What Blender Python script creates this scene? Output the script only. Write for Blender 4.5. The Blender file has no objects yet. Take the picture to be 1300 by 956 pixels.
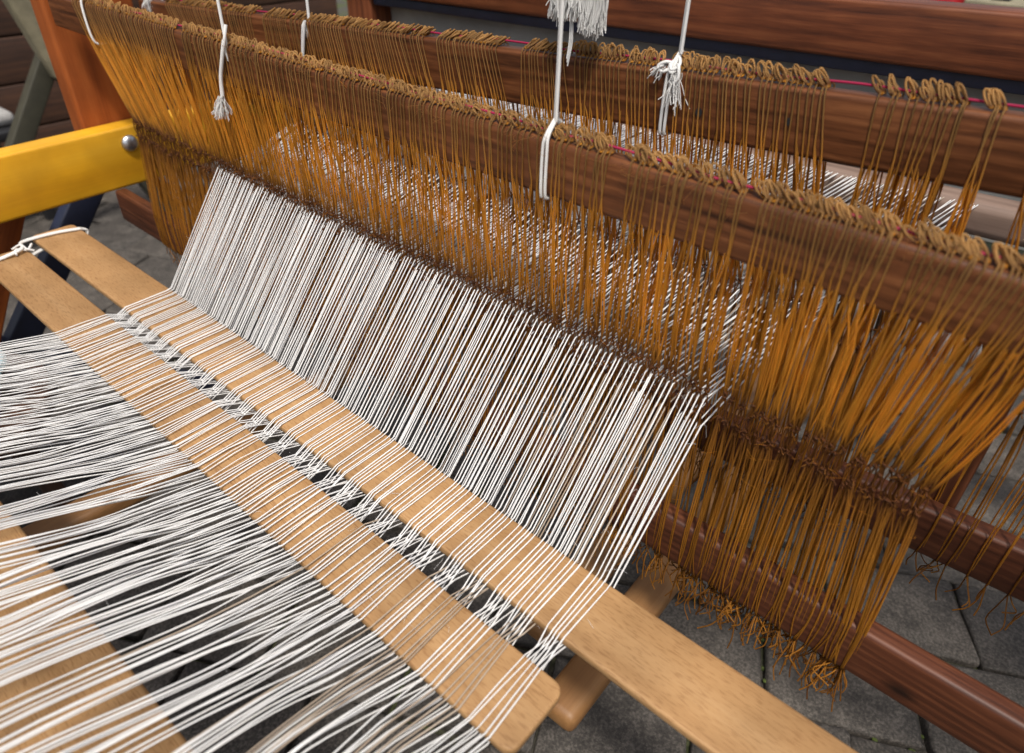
import bpy, math, random
import numpy as np
from mathutils import Vector, Matrix

random.seed(7)
rng = np.random.default_rng(7)
R = math.radians
sc = bpy.context.scene

# ------------------------------------------------------------------ camera
H0 = 0.95                                   # eye height above the paving
cam_d = bpy.data.cameras.new('camera')
cam = bpy.data.objects.new('camera', cam_d)
sc.collection.objects.link(cam)
right = Vector((0.774, 0.633, 0.019)).normalized()
down = Vector((0.368, -0.425, -0.827))
down = (down - right * down.dot(right)).normalized()
fwd = right.cross(down)
cam.matrix_world = Matrix(((right.x, -down.x, -fwd.x, 0.0),
                           (right.y, -down.y, -fwd.y, -0.42),
                           (right.z, -down.z, -fwd.z, H0),
                           (0, 0, 0, 1)))
cam_d.sensor_width = 36.0
cam_d.lens = 23.98
cam_d.shift_y = -44.5 / 1300.0
cam_d.clip_start = 0.01
cam_d.clip_end = 200
cam_d.dof.use_dof = True
cam_d.dof.focus_distance = 0.66
cam_d.dof.aperture_fstop = 5.4
sc.camera = cam

# ------------------------------------------------------------------ light
SUN_EL, SUN_AZ = R(64), R(140)               # azimuth measured from +Y towards +X
w = bpy.data.worlds.new('World')
sc.world = w
w.use_nodes = True
wn = w.node_tree
bg = wn.nodes['Background']
sky = wn.nodes.new('ShaderNodeTexSky')
sky.sky_type = 'NISHITA'
sky.sun_disc = False
sky.sun_elevation = SUN_EL
sky.sun_rotation = SUN_AZ
sky.air_density = 1.0
sky.dust_density = 4.0
hs = wn.nodes.new('ShaderNodeHueSaturation')      # thin overcast: the blue washed out
hs.inputs['Saturation'].default_value = 0.45
wn.links.new(sky.outputs['Color'], hs.inputs['Color'])
wn.links.new(hs.outputs['Color'], bg.inputs['Color'])
bg.inputs['Strength'].default_value = 0.10
sun_d = bpy.data.lights.new('sun', 'SUN')
sun_d.energy = 2.5
sun_d.angle = R(7)
sun_d.color = (1.0, 0.94, 0.85)
sun = bpy.data.objects.new('sun', sun_d)
sc.collection.objects.link(sun)
sd = Vector((math.sin(SUN_AZ) * math.cos(SUN_EL), math.cos(SUN_AZ) * math.cos(SUN_EL), math.sin(SUN_EL)))
sun.rotation_euler = sd.to_track_quat('Z', 'Y').to_euler()
sun.location = sd * 5
sc.view_settings.view_transform = 'Standard'
sc.view_settings.look = 'None'
sc.view_settings.exposure = 0.62
sc.view_settings.gamma = 1.0
sc.view_settings.use_curve_mapping = False
sc.cycles.max_bounces = 8
sc.cycles.transmission_bounces = 4

# ------------------------------------------------------------------ material helpers
def nmat(name):
    m = bpy.data.materials.new(name)
    m.use_nodes = True
    nt = m.node_tree
    return m, nt, nt.nodes['Principled BSDF']

def nd(nt, t, **kw):
    n = nt.nodes.new(t)
    for k, v in kw.items():
        if k in n.inputs:
            n.inputs[k].default_value = v
        else:
            setattr(n, k, v)
    return n

def ramp(nt, fac, stops):
    r = nt.nodes.new('ShaderNodeValToRGB')
    e = r.color_ramp.elements
    while len(e) < len(stops):
        e.new(0.5)
    for el, (p, c) in zip(e, stops):
        el.position = p
        el.color = (c[0], c[1], c[2], 1)
    nt.links.new(fac, r.inputs['Fac'])
    return r

def wood(name, dark, mid, light, grain=1.0, rough=0.5, spec=0.5, fleck=0.0, wear=0.0, rings=26.0, ringmix=0.14, knot=0.85):
    """long grain along local X"""
    m, nt, b = nmat(name)
    L = nt.links.new
    tc = nd(nt, 'ShaderNodeTexCoord')
    oi = nd(nt, 'ShaderNodeObjectInfo')
    add = nd(nt, 'ShaderNodeVectorMath', operation='ADD')
    sc_ = nd(nt, 'ShaderNodeVectorMath', operation='SCALE')
    sc_.inputs[0].default_value = (13.1, 7.7, 5.3)
    L(oi.outputs['Random'], sc_.inputs['Scale'])
    L(tc.outputs['Object'], add.inputs[0])
    L(sc_.outputs[0], add.inputs[1])
    mp = nd(nt, 'ShaderNodeMapping')
    mp.inputs['Scale'].default_value = (2.2 * grain, 30 * grain, 30 * grain)
    L(add.outputs[0], mp.inputs['Vector'])
    n1 = nd(nt, 'ShaderNodeTexNoise', Scale=1.0, Detail=5.0, Roughness=0.6, Distortion=0.5)
    L(mp.outputs[0], n1.inputs['Vector'])
    # growth rings
    mp2 = nd(nt, 'ShaderNodeMapping')
    mp2.inputs['Scale'].default_value = (0.35, 1, 1)
    L(add.outputs[0], mp2.inputs['Vector'])
    wv = nd(nt, 'ShaderNodeTexWave', wave_type='RINGS', rings_direction='X', Scale=rings, Distortion=2.5, Detail=3.0)
    wv.inputs['Detail Scale'].default_value = 1.2
    L(mp2.outputs[0], wv.inputs['Vector'])
    # fine fibres
    mp3 = nd(nt, 'ShaderNodeMapping')
    mp3.inputs['Scale'].default_value = (14, 420, 420)
    L(add.outputs[0], mp3.inputs['Vector'])
    n3 = nd(nt, 'ShaderNodeTexNoise', Scale=1.0, Detail=3.0, Roughness=0.7)
    L(mp3.outputs[0], n3.inputs['Vector'])
    mx = nd(nt, 'ShaderNodeMix', data_type='FLOAT')
    mx.inputs[0].default_value = ringmix
    L(n1.outputs['Fac'], mx.inputs[2]); L(wv.outputs['Fac'], mx.inputs[3])
    mx2 = nd(nt, 'ShaderNodeMix', data_type='FLOAT')
    mx2.inputs[0].default_value = 0.28
    L(mx.outputs[0], mx2.inputs[2]); L(n3.outputs['Fac'], mx2.inputs[3])
    cr = ramp(nt, mx2.outputs[0], [(0.30, dark), (0.52, mid), (0.72, light)])
    col = cr.outputs['Color']
    if fleck > 0:
        mp4 = nd(nt, 'ShaderNodeMapping')
        mp4.inputs['Scale'].default_value = (105, 900, 900)
        L(add.outputs[0], mp4.inputs['Vector'])
        n4 = nd(nt, 'ShaderNodeTexNoise', Scale=1.0, Detail=1.0)
        L(mp4.outputs[0], n4.inputs['Vector'])
        fr = ramp(nt, n4.outputs['Fac'], [(0.54, (0, 0, 0)), (0.66, (1, 1, 1))])
        mm = nd(nt, 'ShaderNodeMix', data_type='RGBA', blend_type='MULTIPLY')
        L(col, mm.inputs[6]); mm.inputs[7].default_value = (1 - fleck, 1 - fleck * 1.25, 1 - fleck * 1.4, 1)
        L(fr.outputs['Color'], mm.inputs[0])
        col = mm.outputs[2]
    # stains
    n5 = nd(nt, 'ShaderNodeTexNoise', Scale=9.0, Detail=4.0)
    L(add.outputs[0], n5.inputs['Vector'])
    sr = ramp(nt, n5.outputs['Fac'], [(0.35, (0.72, 0.70, 0.68)), (0.6, (1.08, 1.06, 1.04))])
    ms = nd(nt, 'ShaderNodeMix', data_type='RGBA', blend_type='MULTIPLY')
    ms.inputs[0].default_value = 0.8
    L(col, ms.inputs[6]); L(sr.outputs['Color'], ms.inputs[7])
    col = ms.outputs[2]
    vo = nd(nt, 'ShaderNodeTexVoronoi', Scale=7.0)
    mpk = nd(nt, 'ShaderNodeMapping'); mpk.inputs['Scale'].default_value = (0.55, 1, 1)
    L(add.outputs[0], mpk.inputs['Vector']); L(mpk.outputs[0], vo.inputs['Vector'])
    kr = ramp(nt, vo.outputs['Distance'], [(0.02, (knot, knot, knot)), (0.06, (0, 0, 0))])
    mk = nd(nt, 'ShaderNodeMix', data_type='RGBA')
    L(kr.outputs['Color'], mk.inputs[0]); L(col, mk.inputs[6]); mk.inputs[7].default_value = (dark[0] * .3, dark[1] * .3, dark[2] * .3, 1)
    col = mk.outputs[2]
    if wear > 0:                                      # pale rubbed edges
        ge = nd(nt, 'ShaderNodeNewGeometry')
        er = ramp(nt, ge.outputs['Pointiness'], [(0.52, (0, 0, 0)), (0.60, (wear, wear, wear))])
        mw = nd(nt, 'ShaderNodeMix', data_type='RGBA')
        L(er.outputs['Color'], mw.inputs[0]); L(col, mw.inputs[6])
        mw.inputs[7].default_value = (light[0] * 1.6, light[1] * 1.7, light[2] * 1.8, 1)
        col = mw.outputs[2]
    L(col, b.inputs['Base Color'])
    rr = nd(nt, 'ShaderNodeMapRange')
    rr.inputs['To Min'].default_value = rough - 0.08
    rr.inputs['To Max'].default_value = rough + 0.15
    L(mx2.outputs[0], rr.inputs['Value']); L(rr.outputs[0], b.inputs['Roughness'])
    b.inputs['Specular IOR Level'].default_value = spec
    bp = nd(nt, 'ShaderNodeBump', Strength=0.35, Distance=0.0012)
    L(mx2.outputs[0], bp.inputs['Height']); L(bp.outputs[0], b.inputs['Normal'])
    return m

def twist_bump(nt, b, freq, strength, dist):
    """two-ply twist: UV.x = metres along the strand, UV.y = turn around it"""
    L = nt.links.new
    uv = nd(nt, 'ShaderNodeUVMap')
    sp = nd(nt, 'ShaderNodeSeparateXYZ')
    L(uv.outputs[0], sp.inputs[0])
    m1 = nd(nt, 'ShaderNodeMath', operation='MULTIPLY'); m1.inputs[1].default_value = freq
    L(sp.outputs['X'], m1.inputs[0])
    m2 = nd(nt, 'ShaderNodeMath', operation='MULTIPLY'); m2.inputs[1].default_value = 2 * math.pi * 2
    L(sp.outputs['Y'], m2.inputs[0])
    ad = nd(nt, 'ShaderNodeMath', operation='ADD'); L(m1.outputs[0], ad.inputs[0]); L(m2.outputs[0], ad.inputs[1])
    sn = nd(nt, 'ShaderNodeMath', operation='SINE'); L(ad.outputs[0], sn.inputs[0])
    ab = nd(nt, 'ShaderNodeMath', operation='ABSOLUTE'); L(sn.outputs[0], ab.inputs[0])
    bp = nd(nt, 'ShaderNodeBump', Strength=strength, Distance=dist)
    L(ab.outputs[0], bp.inputs['Height']); L(bp.outputs[0], b.inputs['Normal'])
    return ab.outputs[0]

def yarn(name, c1, c2, transl=0.15, freq=2600.0, rough=0.85, groove=0.6, bump=0.5):
    m, nt, b = nmat(name)
    L = nt.links.new
    tw = twist_bump(nt, b, freq, bump, 0.0004)
    oi = nd(nt, 'ShaderNodeObjectInfo')
    tc = nd(nt, 'ShaderNodeTexCoord')
    n = nd(nt, 'ShaderNodeTexNoise', Scale=60.0, Detail=3.0)
    L(tc.outputs['Object'], n.inputs['Vector'])
    mxr = nd(nt, 'ShaderNodeMix', data_type='FLOAT'); mxr.inputs[0].default_value = 0.5
    L(oi.outputs['Random'], mxr.inputs[2]); L(n.outputs['Fac'], mxr.inputs[3])
    cr = ramp(nt, mxr.outputs[0], [(0.25, c1), (0.75, c2)])
    gr = ramp(nt, tw, [(0.0, (groove, groove, groove)), (0.6, (1, 1, 1))])
    mm = nd(nt, 'ShaderNodeMix', data_type='RGBA', blend_type='MULTIPLY'); mm.inputs[0].default_value = 1
    L(cr.outputs['Color'], mm.inputs[6]); L(gr.outputs['Color'], mm.inputs[7])
    L(mm.outputs[2], b.inputs['Base Color'])
    b.inputs['Roughness'].default_value = rough
    b.inputs['Specular IOR Level'].default_value = 0.25
    tr = nd(nt, 'ShaderNodeBsdfTranslucent'); L(mm.outputs[2], tr.inputs['Color'])
    ms = nd(nt, 'ShaderNodeMixShader'); ms.inputs[0].default_value = transl
    out = nt.nodes['Material Output']
    L(b.outputs[0], ms.inputs[1]); L(tr.outputs[0], ms.inputs[2]); L(ms.outputs[0], out.inputs['Surface'])
    return m

def heddle_mat(name):
    """string, light painted in: attribute tone 0 = dusty where it lies on the bar, 1 = amber with back-light glow, then shade below the eyes, 2 = dark wax at the knots"""
    m, nt, b = nmat(name)
    L = nt.links.new
    tw = twist_bump(nt, b, 1500.0, 0.8, 0.0008)
    at = nd(nt, 'ShaderNodeAttribute', attribute_name='tone')
    hf = nd(nt, 'ShaderNodeMath', operation='MULTIPLY'); hf.inputs[1].default_value = 1 / 3
    L(at.outputs['Fac'], hf.inputs[0])
    cr = ramp(nt, hf.outputs[0], [(0.0, (0.36, 0.225, 0.10)), (1 / 3, (0.88, 0.41, 0.042)),
                                  (2 / 3, (0.17, 0.062, 0.021)), (1.0, (0.62, 0.37, 0.14))])
    oi = nd(nt, 'ShaderNodeObjectInfo')
    tc = nd(nt, 'ShaderNodeTexCoord')
    n = nd(nt, 'ShaderNodeTexNoise', Scale=45.0, Detail=3.0)
    L(tc.outputs['Object'], n.inputs['Vector'])
    md = nd(nt, 'ShaderNodeMix', data_type='FLOAT'); md.inputs[0].default_value = 0.5
    L(oi.outputs['Random'], md.inputs[2]); L(n.outputs['Fac'], md.inputs[3])
    vr = ramp(nt, md.outputs[0], [(0.2, (0.68, 0.62, 0.58)), (0.8, (1.22, 1.18, 1.1))])
    m0 = nd(nt, 'ShaderNodeMix', data_type='RGBA', blend_type='MULTIPLY'); m0.inputs[0].default_value = 1
    L(cr.outputs['Color'], m0.inputs[6]); L(vr.outputs['Color'], m0.inputs[7])
    gr = ramp(nt, tw, [(0.0, (0.68, 0.64, 0.6)), (0.6, (1, 1, 1))])
    mm = nd(nt, 'ShaderNodeMix', data_type='RGBA', blend_type='MULTIPLY'); mm.inputs[0].default_value = 1
    L(m0.outputs[2], mm.inputs[6]); L(gr.outputs['Color'], mm.inputs[7])
    L(mm.outputs[2], b.inputs['Base Color'])
    b.inputs['Roughness'].default_value = 0.55
    b.inputs['Specular IOR Level'].default_value = 0.35
    tr = nd(nt, 'ShaderNodeBsdfTranslucent'); L(mm.outputs[2], tr.inputs['Color'])
    ms = nd(nt, 'ShaderNodeMixShader'); ms.inputs[0].default_value = 0.48
    out = nt.nodes['Material Output']
    L(b.outputs[0], ms.inputs[1]); L(tr.outputs[0], ms.inputs[2]); L(ms.outputs[0], out.inputs['Surface'])
    return m

def plain(name, col, rough=0.6, metal=0.0, var=0.25, scale=30.0, bump=0.2, bd=0.001):
    m, nt, b = nmat(name)
    L = nt.links.new
    tc = nd(nt, 'ShaderNodeTexCoord')
    n = nd(nt, 'ShaderNodeTexNoise', Scale=scale, Detail=5.0, Roughness=0.6)
    L(tc.outputs['Object'], n.inputs['Vector'])
    lo = tuple(c * (1 - var) for c in col); hi = tuple(min(1, c * (1 + var)) for c in col)
    cr = ramp(nt, n.outputs['Fac'], [(0.3, lo), (0.7, hi)])
    L(cr.outputs['Color'], b.inputs['Base Color'])
    b.inputs['Roughness'].default_value = rough
    b.inputs['Metallic'].default_value = metal
    bp = nd(nt, 'ShaderNodeBump', Strength=bump, Distance=bd)
    L(n.outputs['Fac'], bp.inputs['Height']); L(bp.outputs[0], b.inputs['Normal'])
    return m

M = {}
M['bar'] = wood('dark_wood', (0.028, 0.009, 0.003), (0.105, 0.035, 0.0115), (0.195, 0.073, 0.026), grain=4.5, rough=0.45, spec=0.22, wear=0.15, rings=60)
M['lowbar'] = wood('dark_red_wood', (0.024, 0.007, 0.003), (0.075, 0.022, 0.009), (0.140, 0.048, 0.020), grain=4.5, rough=0.48, spec=0.35, wear=0.2, rings=70)
M['frame'] = wood('red_brown_wood', (0.040, 0.011, 0.005), (0.135, 0.038, 0.013), (0.22, 0.074, 0.027), grain=3.0, rough=0.45, spec=0.35, wear=0.15, rings=34)
M['post'] = wood('orange_wood', (0.15, 0.034, 0.008), (0.29, 0.073, 0.015), (0.37, 0.11, 0.026), rough=0.5, spec=0.25, rings=12)
M['beech'] = wood('pale_beech', (0.285, 0.160, 0.068), (0.345, 0.203, 0.091), (0.40, 0.250, 0.122), grain=1.3, rough=0.55, spec=0.25, fleck=0.24, knot=0.25, rings=10)
M['treadle'] = wood('tan_wood', (0.20, 0.09, 0.03), (0.28, 0.14, 0.05), (0.34, 0.19, 0.08), rough=0.5, rings=12)
M['yellow'] = wood('yellow_stained_wood', (0.56, 0.26, 0.006), (0.66, 0.33, 0.008), (0.72, 0.39, 0.02), grain=0.6, rough=0.45, rings=8)
M['oldgrey'] = wood('weathered_wood', (0.10, 0.065, 0.05), (0.17, 0.115, 0.09), (0.25, 0.18, 0.145), rough=0.65, rings=26)
M['warp'] = yarn('white_cotton', (0.78, 0.78, 0.785), (0.88, 0.875, 0.865), 0.2, 2400, groove=0.86, bump=0.3)
M['warp_grey'] = yarn('unbleached_linen', (0.36, 0.28, 0.21), (0.48, 0.40, 0.32), 0.15, 2400, groove=0.85, bump=0.2)
M['cord'] = yarn('white_cord', (0.80, 0.795, 0.78), (0.88, 0.87, 0.85), 0.25, 1500, groove=0.85)
M['heddle'] = heddle_mat('shade_painted_heddle_string')  # back-light and shade are painted into the string colour
M['pink'] = yarn('magenta_cord', (0.33, 0.015, 0.06), (0.42, 0.03, 0.09), 0.15, 1700)
M['steel'] = plain('bolt_steel', (0.55, 0.56, 0.58), 0.32, 1.0, 0.1)
M['navy'] = plain('navy_paint', (0.010, 0.014, 0.035), 0.5)
M['greyboard'] = plain('grey_board', (0.27, 0.275, 0.265), 0.75, scale=7)
M['black'] = plain('black_paint', (0.012, 0.012, 0.014), 0.45)
M['blue'] = plain('pale_blue_plastic', (0.30, 0.47, 0.52), 0.4, var=0.1)
M['cream'] = plain('cream_paint', (0.19, 0.165, 0.105), 0.6)
M['drab'] = plain('drab_wood', (0.035, 0.032, 0.019), 0.7)
M['brownbox'] = wood('crate_wood', (0.022, 0.009, 0.004), (0.050, 0.020, 0.009), (0.085, 0.035, 0.015), rough=0.6)
M['red'] = plain('red_paint', (0.35, 0.015, 0.02), 0.4)
M['cushion'] = plain('grey_cloth', (0.30, 0.29, 0.28), 0.9)

def stone_mat():
    m, nt, b = nmat('grey_granite')
    L = nt.links.new
    tc = nd(nt, 'ShaderNodeTexCoord'); oi = nd(nt, 'ShaderNodeObjectInfo')
    n = nd(nt, 'ShaderNodeTexNoise', Scale=28.0, Detail=8.0, Roughness=0.7)
    n2 = nd(nt, 'ShaderNodeTexNoise', Scale=260.0, Detail=3.0, Roughness=0.7)
    ge = nd(nt, 'ShaderNodeNewGeometry')
    L(ge.outputs['Position'], n.inputs['Vector']); L(ge.outputs['Position'], n2.inputs['Vector'])
    mx = nd(nt, 'ShaderNodeMix', data_type='FLOAT'); mx.inputs[0].default_value = 0.62
    L(n.outputs['Fac'], mx.inputs[2]); L(n2.outputs['Fac'], mx.inputs[3])
    cr = ramp(nt, mx.outputs[0], [(0.38, (0.020, 0.0175, 0.015)), (0.50, (0.050, 0.044, 0.038)), (0.62, (0.118, 0.105, 0.092))])
    vr = ramp(nt, oi.outputs['Random'], [(0, (0.75, 0.74, 0.74)), (1, (1.2, 1.16, 1.12))])
    mm = nd(nt, 'ShaderNodeMix', data_type='RGBA', blend_type='MULTIPLY'); mm.inputs[0].default_value = 1
    L(cr.outputs['Color'], mm.inputs[6]); L(vr.outputs['Color'], mm.inputs[7])
    L(mm.outputs[2], b.inputs['Base Color'])
    b.inputs['Roughness'].default_value = 0.75
    bp = nd(nt, 'ShaderNodeBump', Strength=0.6, Distance=0.004)
    L(mx.outputs[0], bp.inputs['Height']); L(bp.outputs[0], b.inputs['Normal'])
    return m
M['stone'] = stone_mat()

def soil_mat():
    m, nt, b = nmat('joint_soil')
    L = nt.links.new
    ge = nd(nt, 'ShaderNodeNewGeometry')
    n = nd(nt, 'ShaderNodeTexNoise', Scale=5.0, Detail=6.0)
    n2 = nd(nt, 'ShaderNodeTexNoise', Scale=120.0, Detail=4.0)
    L(ge.outputs['Position'], n.inputs['Vector']); L(ge.outputs['Position'], n2.inputs['Vector'])
    c1 = ramp(nt, n2.outputs['Fac'], [(0.3, (0.022, 0.019, 0.016)), (0.7, (0.085, 0.075, 0.064))])
    c2 = ramp(nt, n2.outputs['Fac'], [(0.3, (0.02, 0.03, 0.006)), (0.7, (0.075, 0.09, 0.02))])
    f = ramp(nt, n.outputs['Fac'], [(0.45, (0, 0, 0)), (0.58, (1, 1, 1))])
    mm = nd(nt, 'ShaderNodeMix', data_type='RGBA')
    L(f.outputs['Color'], mm.inputs[0]); L(c1.outputs['Color'], mm.inputs[6]); L(c2.outputs['Color'], mm.inputs[7])
    L(mm.outputs[2], b.inputs['Base Color'])
    b.inputs['Roughness'].default_value = 0.95
    bp = nd(nt, 'ShaderNodeBump', Strength=0.8, Distance=0.006)
    L(n2.outputs['Fac'], bp.inputs['Height']); L(bp.outputs[0], b.inputs['Normal'])
    return m
M['soil'] = soil_mat()
M['moss'] = plain('moss', (0.055, 0.075, 0.014), 0.95, var=0.5, scale=60)

# ------------------------------------------------------------------ object helpers
COL = sc.collection

def link(name, me, mat=None, parent=None, loc=None):
    o = bpy.data.objects.new(name, me)
    COL.objects.link(o)
    if mat is not None and me is not None and not me.materials:
        me.materials.append(mat)
    if parent is not None:
        o.parent = parent
    if loc is not None:
        o.location = loc
    return o

def thing(name, label, cat, loc=(0, 0, 0), group=None):
    o = bpy.data.objects.new(name, None)
    COL.objects.link(o)
    o.location = loc
    o.empty_display_size = 0.05
    o['label'] = label; o['category'] = cat
    if group: o['group'] = group
    return o

def tag(o, label, cat, group=None):
    o['label'] = label; o['category'] = cat
    if group: o['group'] = group
    return o

class Strands:
    """collects round strands; build() makes ONE mesh with UV (metres along, turn) and a tone attribute"""
    def __init__(self, sides=5):
        self.s = sides; self.v = []; self.f = []; self.uv = []; self.t = []; self.n = 0
    def add(self, pts, r, tone=1.0, cap=True):
        p = np.asarray(pts, float); k = len(p); s = self.s
        r = np.broadcast_to(np.asarray(r, float), (k,))
        tone = np.broadcast_to(np.asarray(tone, float), (k,))
        d = np.gradient(p, axis=0)
        d /= np.linalg.norm(d, axis=1)[:, None] + 1e-12
        ref = np.array([0, 0, 1.0]) if abs(d[0][2]) < 0.9 else np.array([1.0, 0, 0])
        nrm = np.cross(d[0], ref); nrm /= np.linalg.norm(nrm)
        N = np.empty_like(p)
        for i in range(k):
            nrm = nrm - d[i] * nrm.dot(d[i]); nrm /= np.linalg.norm(nrm) + 1e-12
            N[i] = nrm
        B = np.cross(d, N)
        a = np.arange(s) * 2 * math.pi / s
        ring = (p[:, None, :] + r[:, None, None] * (np.cos(a)[None, :, None] * N[:, None, :] + np.sin(a)[None, :, None] * B[:, None, :]))
        self.v.append(ring.reshape(-1, 3)); self.t.append(np.repeat(tone, s))
        ln = np.concatenate([[0], np.cumsum(np.linalg.norm(np.diff(p, axis=0), axis=1))])
        i, j = np.meshgrid(np.arange(k - 1), np.arange(s), indexing='ij')
        j2 = (j + 1) % s
        f = np.stack([i * s + j, i * s + j2, (i + 1) * s + j2, (i + 1) * s + j], -1).reshape(-1, 4) + self.n
        self.f.append(f)
        u0 = ln[i]; u1 = ln[i + 1]; v0 = j / s; v1 = (j + 1) / s
        self.uv.append(np.stack([np.stack([u0, v0], -1), np.stack([u0, v1], -1), np.stack([u1, v1], -1), np.stack([u1, v0], -1)], -2).reshape(-1, 2))
        self.n += k * s
    def mesh(self, name):
        v = np.concatenate(self.v); f = np.concatenate(self.f); uv = np.concatenate(self.uv); t = np.concatenate(self.t)
        me = bpy.data.meshes.new(name)
        me.vertices.add(len(v)); me.vertices.foreach_set('co', v.astype(np.float32).ravel())
        me.loops.add(f.size); me.loops.foreach_set('vertex_index', f.astype(np.int32).ravel())
        me.polygons.add(len(f))
        me.polygons.foreach_set('loop_start', np.arange(0, f.size, 4, dtype=np.int32))
        me.polygons.foreach_set('use_smooth', np.ones(len(f), bool))
        ul = me.uv_layers.new(name='UVMap'); ul.data.foreach_set('uv', uv.astype(np.float32).ravel())
        at = me.attributes.new('tone', 'FLOAT', 'POINT'); at.data.foreach_set('value', t.astype(np.float32))
        me.update(calc_edges=True)
        return me
    def build(self, name, mat, parent=None):
        return link(name, self.mesh(name), mat, parent)

def spline(ctrl, per=4):
    """Catmull-Rom through control points"""
    c = np.asarray(ctrl, float)
    c = np.vstack([2 * c[0] - c[1], c, 2 * c[-1] - c[-2]])
    out = []
    ts = np.arange(per) / per
    for i in range(1, len(c) - 2):
        p0, p1, p2, p3 = c[i - 1], c[i], c[i + 1], c[i + 2]
        for t in ts:
            out.append(0.5 * ((2 * p1) + (-p0 + p2) * t + (2 * p0 - 5 * p1 + 4 * p2 - p3) * t * t + (-p0 + 3 * p1 - 3 * p2 + p3) * t ** 3))
    out.append(c[-2])
    return np.array(out)

def board(name, size, mat, parent=None, loc=(0, 0, 0), axis_x=None, up=None, bevel=0.003, segs=3, warp=0.0, cuts=12):
    """rounded board, long side local X; axis_x / up give its directions"""
    import bmesh
    sx, sy, sz = size
    bm = bmesh.new()
    bmesh.ops.create_cube(bm, size=1.0)
    for v in bm.verts:
        v.co = Vector((v.co.x * sx, v.co.y * sy, v.co.z * sz))
    if bevel > 0:
        bmesh.ops.bevel(bm, geom=list(bm.edges), offset=bevel, segments=segs, affect='EDGES', profile=0.5)
    long_e = [e for e in bm.edges if abs((e.verts[0].co - e.verts[1].co).x) > sx * 0.6]
    if cuts and long_e:
        bmesh.ops.subdivide_edges(bm, edges=long_e, cuts=cuts, use_grid_fill=True)
    if warp:
        ph = random.uniform(0, 6)
        for v in bm.verts:
            v.co.z += warp * math.sin(v.co.x / sx * 5 + ph)
            v.co.y += warp * 0.7 * math.sin(v.co.x / sx * 7 + ph * 2)
    me = bpy.data.meshes.new(name)
    bm.to_mesh(me); bm.free()
    for p in me.polygons: p.use_smooth = True
    try:
        me.set_sharp_from_angle(angle=R(50))
    except Exception:
        pass
    o = link(name, me, mat, parent)
    if axis_x is None: axis_x = Vector((1, 0, 0))
    axis_x = Vector(axis_x).normalized()
    up = Vector(up) if up is not None else Vector((0, 0, 1))
    y = up.cross(axis_x).normalized(); z = axis_x.cross(y)
    mw = Matrix(((axis_x.x, y.x, z.x, loc[0]), (axis_x.y, y.y, z.y, loc[1]), (axis_x.z, y.z, z.z, loc[2]), (0, 0, 0, 1)))
    if parent is not None:
        mw = Matrix.Translation(-Vector(parent.location)) @ mw
    o.matrix_basis = mw
    return o

def beam(name, a, b, width, height, mat, parent=None, up=(0, 0, 1), **kw):
    """board between end points a and b (centre line); width across, height along up"""
    a = Vector(a); b = Vector(b)
    return board(name, ((b - a).length, width, height), mat, parent, (a + b) / 2, b - a, up, **kw)

# ------------------------------------------------------------------ ground
import bmesh
bm = bmesh.new()
bmesh.ops.create_grid(bm, x_segments=2, y_segments=2, size=40)
me = bpy.data.meshes.new('ground'); bm.to_mesh(me); bm.free()
ground = link('ground', me, M['soil'])
ground['kind'] = 'structure'

def stone_mesh(k):
    r = random.Random(100 + k)
    bm = bmesh.new()
    sx, sy, sz = 0.194 + r.uniform(-.010, .004), 0.142 + r.uniform(-.008, .003), 0.05
    bmesh.ops.create_cube(bm, size=1.0)
    for v in bm.verts:
        v.co = Vector((v.co.x * sx + r.uniform(-.006, .006), v.co.y * sy + r.uniform(-.005, .005), v.co.z * sz))
    bmesh.ops.bevel(bm, geom=[e for e in bm.edges], offset=0.005, segments=2, affect='EDGES', profile=0.6)
    bmesh.ops.subdivide_edges(bm, edges=[e for e in bm.edges if e.calc_length() > .05], cuts=2, use_grid_fill=True)
    for v in bm.verts:
        v.co += Vector((r.uniform(-.002, .002), r.uniform(-.002, .002), r.uniform(-.0025, .0025)))
    me = bpy.data.meshes.new('paving_stone'); bm.to_mesh(me); bm.free()
    for p in me.polygons: p.use_smooth = True
    me.materials.append(M['stone'])
    return me
stones = [stone_mesh(k) for k in range(8)]
cands = []
ang = R(24)
for iy in range(-22, 26):
    for ix in range(-22, 18):
        lx = ix * 0.20 + (0.1 if iy % 2 else 0.0); ly = iy * 0.147
        x = lx * math.cos(ang) - ly * math.sin(ang) - 0.6; y = lx * math.sin(ang) + ly * math.cos(ang) + 0.5
        # what the photograph shows of the paving: under the loom, to its right and behind it
        if -2.9 < x < 0.75 and -0.62 < y < 1.65 and not (y < -.3 and x > .1):
            dist = math.hypot(x - 0, y + 0.42)
            cands.append((dist, x, y))
cands.sort()
for dist, x, y in cands[:300]:
    o = link('paving_stone', random.choice(stones), None, ground)
    o.location = (x + random.uniform(-.004, .004), y + random.uniform(-.004, .004), -0.006 + random.uniform(-.004, .004))
    o.rotation_euler = (random.uniform(-.02, .02), random.uniform(-.02, .02), ang + random.choice([0, math.pi]) + random.uniform(-.03, .03))
# the paving beyond the pieces one can pick apart
bmr = bmesh.new()
for dist, x, y in cands[300:]:
    src = random.choice(stones)
    mt = Matrix.Translation((x, y, -0.006)) @ Matrix.Rotation(ang, 4, 'Z')
    vs = [bmr.verts.new(mt @ v.co) for v in src.vertices]
    for p in src.polygons:
        bmr.faces.new([vs[i] for i in p.vertices]).smooth = True
if len(bmr.verts):
    me = bpy.data.meshes.new('far_paving'); bmr.to_mesh(me)
    o = link('far_paving', me, M['stone'], ground); o['kind'] = 'stuff'
bmr.free()
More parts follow.
